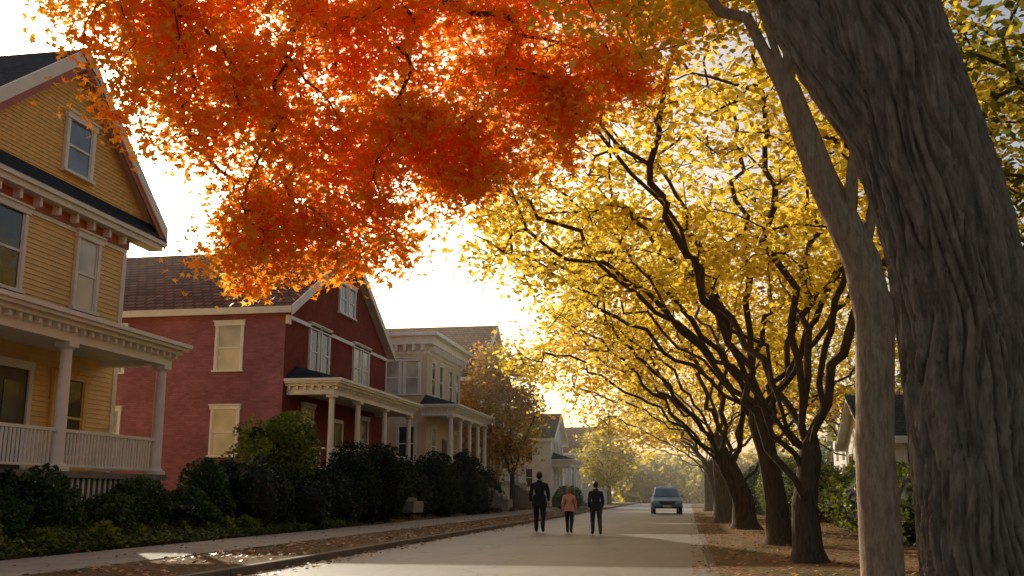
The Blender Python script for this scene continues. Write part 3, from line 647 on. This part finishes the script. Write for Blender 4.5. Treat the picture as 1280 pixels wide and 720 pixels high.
# ---------------------------------------------------------------- people
skinm=paint('skin',(.55,.33,.24),.5,.1,8)
def figure(name,loc,head,H,top,bot,shoe,hairc,stride=.28,female=False,longhair=False,swing=.25,hem=.80):
    k=H/1.75; root=mkroot(name,loc); Rz=Matrix.Rotation(head,4,'Z')
    mt=paint(name+'_top',top,.85,.35,7,.6); mb_=paint(name+'_trousers',bot,.85,.35,7,.6); ms=paint(name+'_shoes',shoe,.5,.2,9); mh=paint(name+'_hair',hairc,.6,.4,30)
    sw=.185 if female else .205
    TR=Matrix.Translation(loc)@Rz@Matrix.Scale(k,4)
    def skin(nm_,verts,edges,mats,assign,sub=2,rootv=0,wr=0):
        bm=bmesh.new(); lay=bm.verts.layers.skin.verify(); vs=[]
        for i,(x,y,z,r) in enumerate(verts):
            vv=bm.verts.new((x,y,z)); rr=r if isinstance(r,tuple) else (r,r); vv[lay].radius=rr; vv[lay].use_root=(i==rootv); vs.append(vv)
        for a,b_ in edges: bm.edges.new((vs[a],vs[b_]))
        me=bpy.data.meshes.new(nm_); bm.to_mesh(me); bm.free(); ob=bpy.data.objects.new(nm_,me); C.objects.link(ob)
        s=ob.modifiers.new('s','SKIN'); s.use_smooth_shade=True; ob.modifiers.new('u','SUBSURF').levels=sub
        dg=bpy.context.evaluated_depsgraph_get(); m2=bpy.data.meshes.new_from_object(ob.evaluated_get(dg)); bpy.data.objects.remove(ob)
        m2.materials.clear()
        for m in mats: m2.materials.append(m)
        if wr:
            for v in m2.vertices:
                if v.co.z<1.44:
                    q=noise.noise(Vector((v.co.x*9,v.co.y*9,v.co.z*16)))*wr; d=Vector((v.co.x,v.co.y,0)); v.co+=(d.normalized() if d.length>.01 else Vector((0,0,0)))*q
        for p in m2.polygons: p.material_index=assign(p.center); p.use_smooth=True
        m2.transform(TR); o2=bpy.data.objects.new(nm_,m2); link(o2,root); return o2
    s=stride; hs=.10
    V=[(0,0,.95,.15),(0,.01,1.08,.135 if female else .145),(0,.02,1.25,.15 if female else .168),(0,.0,1.39,.125),(0,0,1.48,.062),(0,.015,1.56,.056),
       (-hs,0,.86,.115),(-hs-.01,s*.55+.03,.50,.082),(-hs-.01,s*.75-.05,.12,.062),(-hs-.02,s*.75+.12,.04,.042),
       (hs,0,.86,.115),(hs+.01,-s*.35+.05,.50,.082),(hs+.01,-s-.02,.15,.060),(hs+.02,-s+.12,.045,.042),
       (-sw,0,1.38,.082),(-sw-.05,-swing*.5,1.13,.062),(-sw-.05,-swing*.5+.12-swing*.3,.90,.043),
       (sw,0,1.38,.082),(sw+.05,swing*.4,1.13,.062),(sw+.05,swing*.4+.14,.91,.043)]
    E=[(0,1),(1,2),(2,3),(3,4),(4,5),(0,6),(6,7),(7,8),(8,9),(0,10),(10,11),(11,12),(12,13),(3,14),(14,15),(15,16),(3,17),(17,18),(18,19)]
    def asg(c):
        if c.z>1.50 and abs(c.x)<.09: return 3
        if c.z<.10: return 2
        if c.z<.93 and abs(c.x)<sw: return 1
        return 0
    skin('clothed_body',V,E,[mt,mb_,ms,skinm],asg,2,0,.014)
    for sx,w in((-1,V[16]),(1,V[19])):
        x,y,z=w[:3]; hv=[(x,y,z,.030),(x,y+.02,z-.05,(.018,.036)),(x,y+.03,z-.09,(.016,.038))]; he=[(0,1),(1,2)]
        for i,(dy,ln) in enumerate(((-.027,.065),(-.009,.078),(.010,.082),(.028,.072))):
            o=len(hv); hv+=[(x-sx*.004,y+.03+dy,z-.10-ln*.4,.0095),(x-sx*.014,y+.035+dy,z-.10-ln*.8,.0085),(x-sx*.03,y+.035+dy,z-.10-ln,.0075)]; he+=[(2,o),(o,o+1),(o+1,o+2)]
        o=len(hv); hv+=[(x-sx*.02,y+.062,z-.07,.011),(x-sx*.03,y+.078,z-.105,.009)]; he+=[(1,o),(o,o+1)]
        skin('hand',hv,he,[skinm],lambda c:0,1)
    bm=bmesh.new(); bmesh.ops.create_uvsphere(bm,u_segments=28,v_segments=20,radius=1)
    for vv in bm.verts:
        x,y,z=vv.co; jaw=1-.28*max(0,-z)**1.2
        X=x*.076*jaw; Y=y*.096*(1-.12*max(0,-z)*(y<0)); Z=z*.118
        if y>0:
            Y+=.022*math.exp(-((x/.17)**2+((z+.12)/.2)**2)); Y-=.010*math.exp(-(((abs(x)-.42)/.2)**2+((z-.05)/.14)**2)); Y+=.006*math.exp(-((x/.35)**2+((z+.47)/.08)**2))
        vv.co=(X,Y+.02,Z+1.645)
    for sx in(-1,1):
        g=bmesh.ops.create_uvsphere(bm,u_segments=8,v_segments=6,radius=1)
        for vv in g['verts']: vv.co=Vector((sx*.078+vv.co.x*.010,.015+vv.co.y*.018,1.64+vv.co.z*.03))
    me=bpy.data.meshes.new('head'); bm.to_mesh(me); bm.free(); me.materials.append(skinm)
    for p in me.polygons: p.use_smooth=True
    me.transform(TR); link(bpy.data.objects.new('head',me),root)
    bm=bmesh.new()
    for sx in(-1,1):
        g=bmesh.ops.create_uvsphere(bm,u_segments=8,v_segments=6,radius=.011)
        for vv in g['verts']: vv.co+=Vector((sx*.032,.098,1.652))
    me=bpy.data.meshes.new('eyes'); bm.to_mesh(me); bm.free(); me.materials.append(M['door']); me.transform(TR); link(bpy.data.objects.new('eyes',me),root)
    bm=bmesh.new(); bmesh.ops.create_uvsphere(bm,u_segments=28,v_segments=20,radius=1)
    for vv in bm.verts:
        x,y,z=vv.co; w=1.13+.06*noise.noise(vv.co*4)
        lo=max(0,min(1,(-z-.05)/.75)); Z=z*.124
        if y>.25: w*=1-.3*max(0,min(1,(.55-z)/.4))
        elif longhair: Z=z*.124*(1+1.1*lo); w*=1+.05*lo
        else: w*=1-.30*lo*lo
        vv.co=(x*.080*w,y*.100*w+.006,Z+1.662)
    me=bpy.data.meshes.new('hair'); bm.to_mesh(me); bm.free(); me.materials.append(mh)
    for p in me.polygons: p.use_smooth=True
    me.transform(TR); link(bpy.data.objects.new('hair',me),root)
    b=MB(); n=32; vs=[]
    rows=[(hem,.212),(.90,.196),(1.02,.178),(1.10,.160)]
    for zz,rr in rows:
        for i in range(n):
            th=2*math.pi*i/n; q=rr*(1+.05*math.sin(5*th+zz*7)+.03*math.sin(9*th)); vs.append((q*math.cos(th)*1.06,q*.80*math.sin(th),zz+.012*math.sin(3*th)))
    b.add(vs,[(r_*n+i,r_*n+(i+1)%n,(r_+1)*n+(i+1)%n,(r_+1)*n+i) for r_ in range(3) for i in range(n)])
    vs=[]
    for zz,rr in((1.43,.095),(1.50,.080),(1.53,.088)):
        for i in range(n):
            th=2*math.pi*i/n; vs.append((rr*math.cos(th),rr*.95*math.sin(th)+.005,zz))
    b.add(vs,[(r_*n+i,r_*n+(i+1)%n,(r_+1)*n+(i+1)%n,(r_+1)*n+i) for r_ in range(2) for i in range(n)])
    o=b.obj('jacket_hem_and_collar',[mt],root,True); o.data.transform(TR)
    return root
figure('walking_man',(-4.69,32.4,0),.05,1.88,(.022,.022,.026),(.025,.025,.032),(.02,.02,.02),(.02,.014,.01),.20,swing=.14,hem=.76)
figure('walking_woman',(-3.68,31.9,0),-.1,1.42,(.85,.42,.30),(.03,.03,.045),(.05,.04,.04),(.45,.20,.07),.24,True,True,hem=.84)
figure('walking_woman',(-2.75,30.9,0),.15,1.56,(.035,.04,.06),(.05,.065,.10),(.03,.03,.03),(.04,.025,.015),.30,True,False,hem=.80)

# ---------------------------------------------------------------- cars
M['tyre']=paint('tyre_rubber',(.02,.02,.02),.85,.2,9); M['rim']=paint('alloy',(.5,.5,.5),.3,.1,9,metal=.8)
M['lamp']=paint('headlamp',(.45,.45,.43),.2,.05,9); M['lampr']=paint('tail_lamp',(.5,.02,.01),.2,.05,9); M['carglass']=glass('car_glass',(.14,.28,.42),.04); M['plate']=paint('number_plate',(.6,.6,.55),.5,.1,9)
def car(name,loc,rot,c,suv=True):
    root=mkroot(name,loc); mp_=paint(name+'_paint',c,.35,.06,2,0,.1,.4,.25)
    Lh=2.25; hr=1.68 if suv else 1.45; belt=1.02 if suv else .92
    tr=Matrix.Translation(loc)@Matrix.Rotation(rot,4,'Z')
    def prof(pts,hw,hwtop,nm_,m,zlo,zhi,bev=.05):
        bm=bmesh.new(); rows=[]
        for sx in(-1,1):
            rows.append([bm.verts.new((sx*(hw+(hwtop-hw)*max(0,min(1,(z-zlo)/(zhi-zlo)))),y,z)) for y,z in pts])
        n=len(pts); bm.faces.new(rows[0][::-1]); bm.faces.new(rows[1])
        for i in range(n): bm.faces.new((rows[0][i],rows[0][(i+1)%n],rows[1][(i+1)%n],rows[1][i]))
        bmesh.ops.recalc_face_normals(bm,faces=bm.faces); me=bpy.data.meshes.new(nm_); bm.to_mesh(me); bm.free(); me.materials.append(m)
        me.transform(tr); ob=bpy.data.objects.new(nm_,me); link(ob,root)
        if bev: q=ob.modifiers.new('b','BEVEL'); q.width=bev; q.segments=3; q.limit_method='ANGLE'
        return ob
    def arch(yc):
        return [(yc+.40*math.cos(t),.33+.40*math.sin(t)) for t in [math.pi*i/8 for i in range(9)]]
    body=[(Lh-.05,.35),(Lh,.55),(Lh-.08,.82),(Lh-.9,belt),(-Lh+.25,belt+.04),(-Lh+.02,.85),(-Lh,.4),(-Lh+.1,.28)]
    a1=arch(-1.35)[::-1]; a2=arch(1.35)[::-1]
    body+= [(y,max(.28,z)) for y,z in a1]+[(y,max(.28,z)) for y,z in a2]
    prof(body,.93,.90,'body',mp_,.3,belt,.05)
    cab=[(1.25,belt-.02),(.55,hr-.10),(.35,hr-.02),(-1.2 if suv else -.8,hr),(-1.95 if suv else -1.5,hr-.12),(-Lh+.2 if suv else -1.9,belt)]
    prof(cab,.86,.64,'roof_and_pillars',mp_,belt,hr,.06)
    b=MB()
    def W_(z): return .86+(.64-.86)*(z-belt)/(hr-belt)
    z0,z1=belt+.05,hr-.15
    b.add([(-W_(z0)+.08,1.235,z0),(W_(z0)-.08,1.235,z0),(W_(z1)-.07,.635,z1),(-W_(z1)+.07,.635,z1)],[(0,1,2,3)],0)
    yb=-Lh+.2 if suv else -1.9; yt=-1.95 if suv else -1.5
    b.add([(-W_(z0)+.08,yb-.03,z0+.02),(W_(z0)-.08,yb-.03,z0+.02),(W_(z1)-.07,yt-.05,z1),(-W_(z1)+.07,yt-.05,z1)],[(0,1,2,3)],0)
    for sx in(-1,1):
        for ya,yb2,yc,yd in((.95,.05,.05,.50),(-.03,-1.1,-1.1,-.03),(-1.18,-1.8,-1.62,-1.18)):
            b.add([(sx*(W_(z0)+.012),ya,z0),(sx*(W_(z0)+.012),yb2,z0),(sx*(W_(z1)+.012),yc,z1),(sx*(W_(z1)+.012),yd,z1)],[(0,1,2,3)],0)
        b.box(sx*.55,sx*.86,Lh-.10,Lh-.02,.66,.80,1); b.box(sx*.62,sx*.88,-Lh-.0,-Lh+.06,.72,.95,2)
        b.box(sx*.90,sx*1.06,.85,.98,belt+.02,belt+.17,4)
    b.box(-.45,.45,Lh-.08,Lh-.005,.58,.76,3); b.box(-.80,.80,Lh-.06,Lh+.03,.34,.46,3); b.box(-.26,.26,Lh+.031,Lh+.04,.42,.54,5)
    b.box(-.26,.26,-Lh-.015,-Lh-.002,.60,.74,5)
    o=b.obj('glass_lamps_and_grille',[M['carglass'],M['lamp'],M['lampr'],M['tyre'],mp_,M['plate']],root); o.data.transform(tr)
    bm=bmesh.new()
    for sx in(-1,1):
        for y in(-1.35,1.35):
            for r,w,dx in((.33,.22,.82),(.2,.235,.82)):
                bmesh.ops.create_cone(bm,cap_ends=True,segments=28,radius1=r,radius2=r,depth=w,matrix=Matrix.Translation((sx*dx,y,.33))@Matrix.Rotation(math.pi/2,4,'Y'))
    me=bpy.data.meshes.new('wheels'); bm.to_mesh(me); bm.free(); me.materials.append(M['tyre']); me.materials.append(M['rim'])
    for p in me.polygons:
        if max((Vector((0,me.vertices[i].co.y-(1.35 if p.center.y>0 else -1.35),me.vertices[i].co.z-.33))).length for i in p.vertices)<.21: p.material_index=1
    me.transform(tr); link(bpy.data.objects.new('wheels',me),root)
car('parked_car',(-1.4,66,0),math.pi+.06,(.05,.27,.58),True)

# ---------------------------------------------------------------- sunlit autumn haze down the street
m,nt,out=nm('autumn_haze'); vs_=N(nt,'ShaderNodeVolumeScatter'); vs_.inputs['Color'].default_value=(1,.90,.74,1); vs_.inputs['Density'].default_value=.0016; vs_.inputs['Anisotropy'].default_value=.6
L(nt,vs_.outputs[0],out.inputs['Volume'])
b=MB(); b.box(-45,30,36,200,-.2,18); b.obj('haze_air',[m])

# ---------------------------------------------------------------- light, sky, camera
ELEV=math.radians(21.5); az=math.radians(-35)
to_sun=Vector((math.sin(az)*math.cos(ELEV),math.cos(az)*math.cos(ELEV),math.sin(ELEV)))
sl=bpy.data.lights.new('sun','SUN'); sl.energy=5; sl.angle=math.radians(.5); sl.color=(1,.89,.70)
so=bpy.data.objects.new('sun',sl); so.rotation_euler=to_sun.to_track_quat('Z','Y').to_euler(); so.location=(0,0,30); C.objects.link(so)
w=bpy.data.worlds.new('World'); scene.world=w; w.use_nodes=True; nt=w.node_tree; nt.nodes.clear()
sky=nt.nodes.new('ShaderNodeTexSky'); sky.sky_type='NISHITA'; sky.sun_disc=False; sky.sun_elevation=ELEV; sky.sun_rotation=az%(2*math.pi); sky.air_density=1.0; sky.dust_density=3.5; sky.ozone_density=1
tint=mixc(nt,1.0,sky.outputs[0],(1.22,1.10,.96),'MULTIPLY')
bg=nt.nodes.new('ShaderNodeBackground'); bg.inputs[1].default_value=.115; wo=nt.nodes.new('ShaderNodeOutputWorld')
nt.links.new(tint,bg.inputs[0]); nt.links.new(bg.outputs[0],wo.inputs[0])
cd=bpy.data.cameras.new('camera'); cd.sensor_width=36; cd.lens=35.15; cd.clip_end=3000; cd.clip_start=.05
co=bpy.data.objects.new('camera',cd); co.location=(0,0,1.2); co.rotation_euler=(math.radians(90+11.66),0,math.radians(9.78)); C.objects.link(co)
scene.camera=co
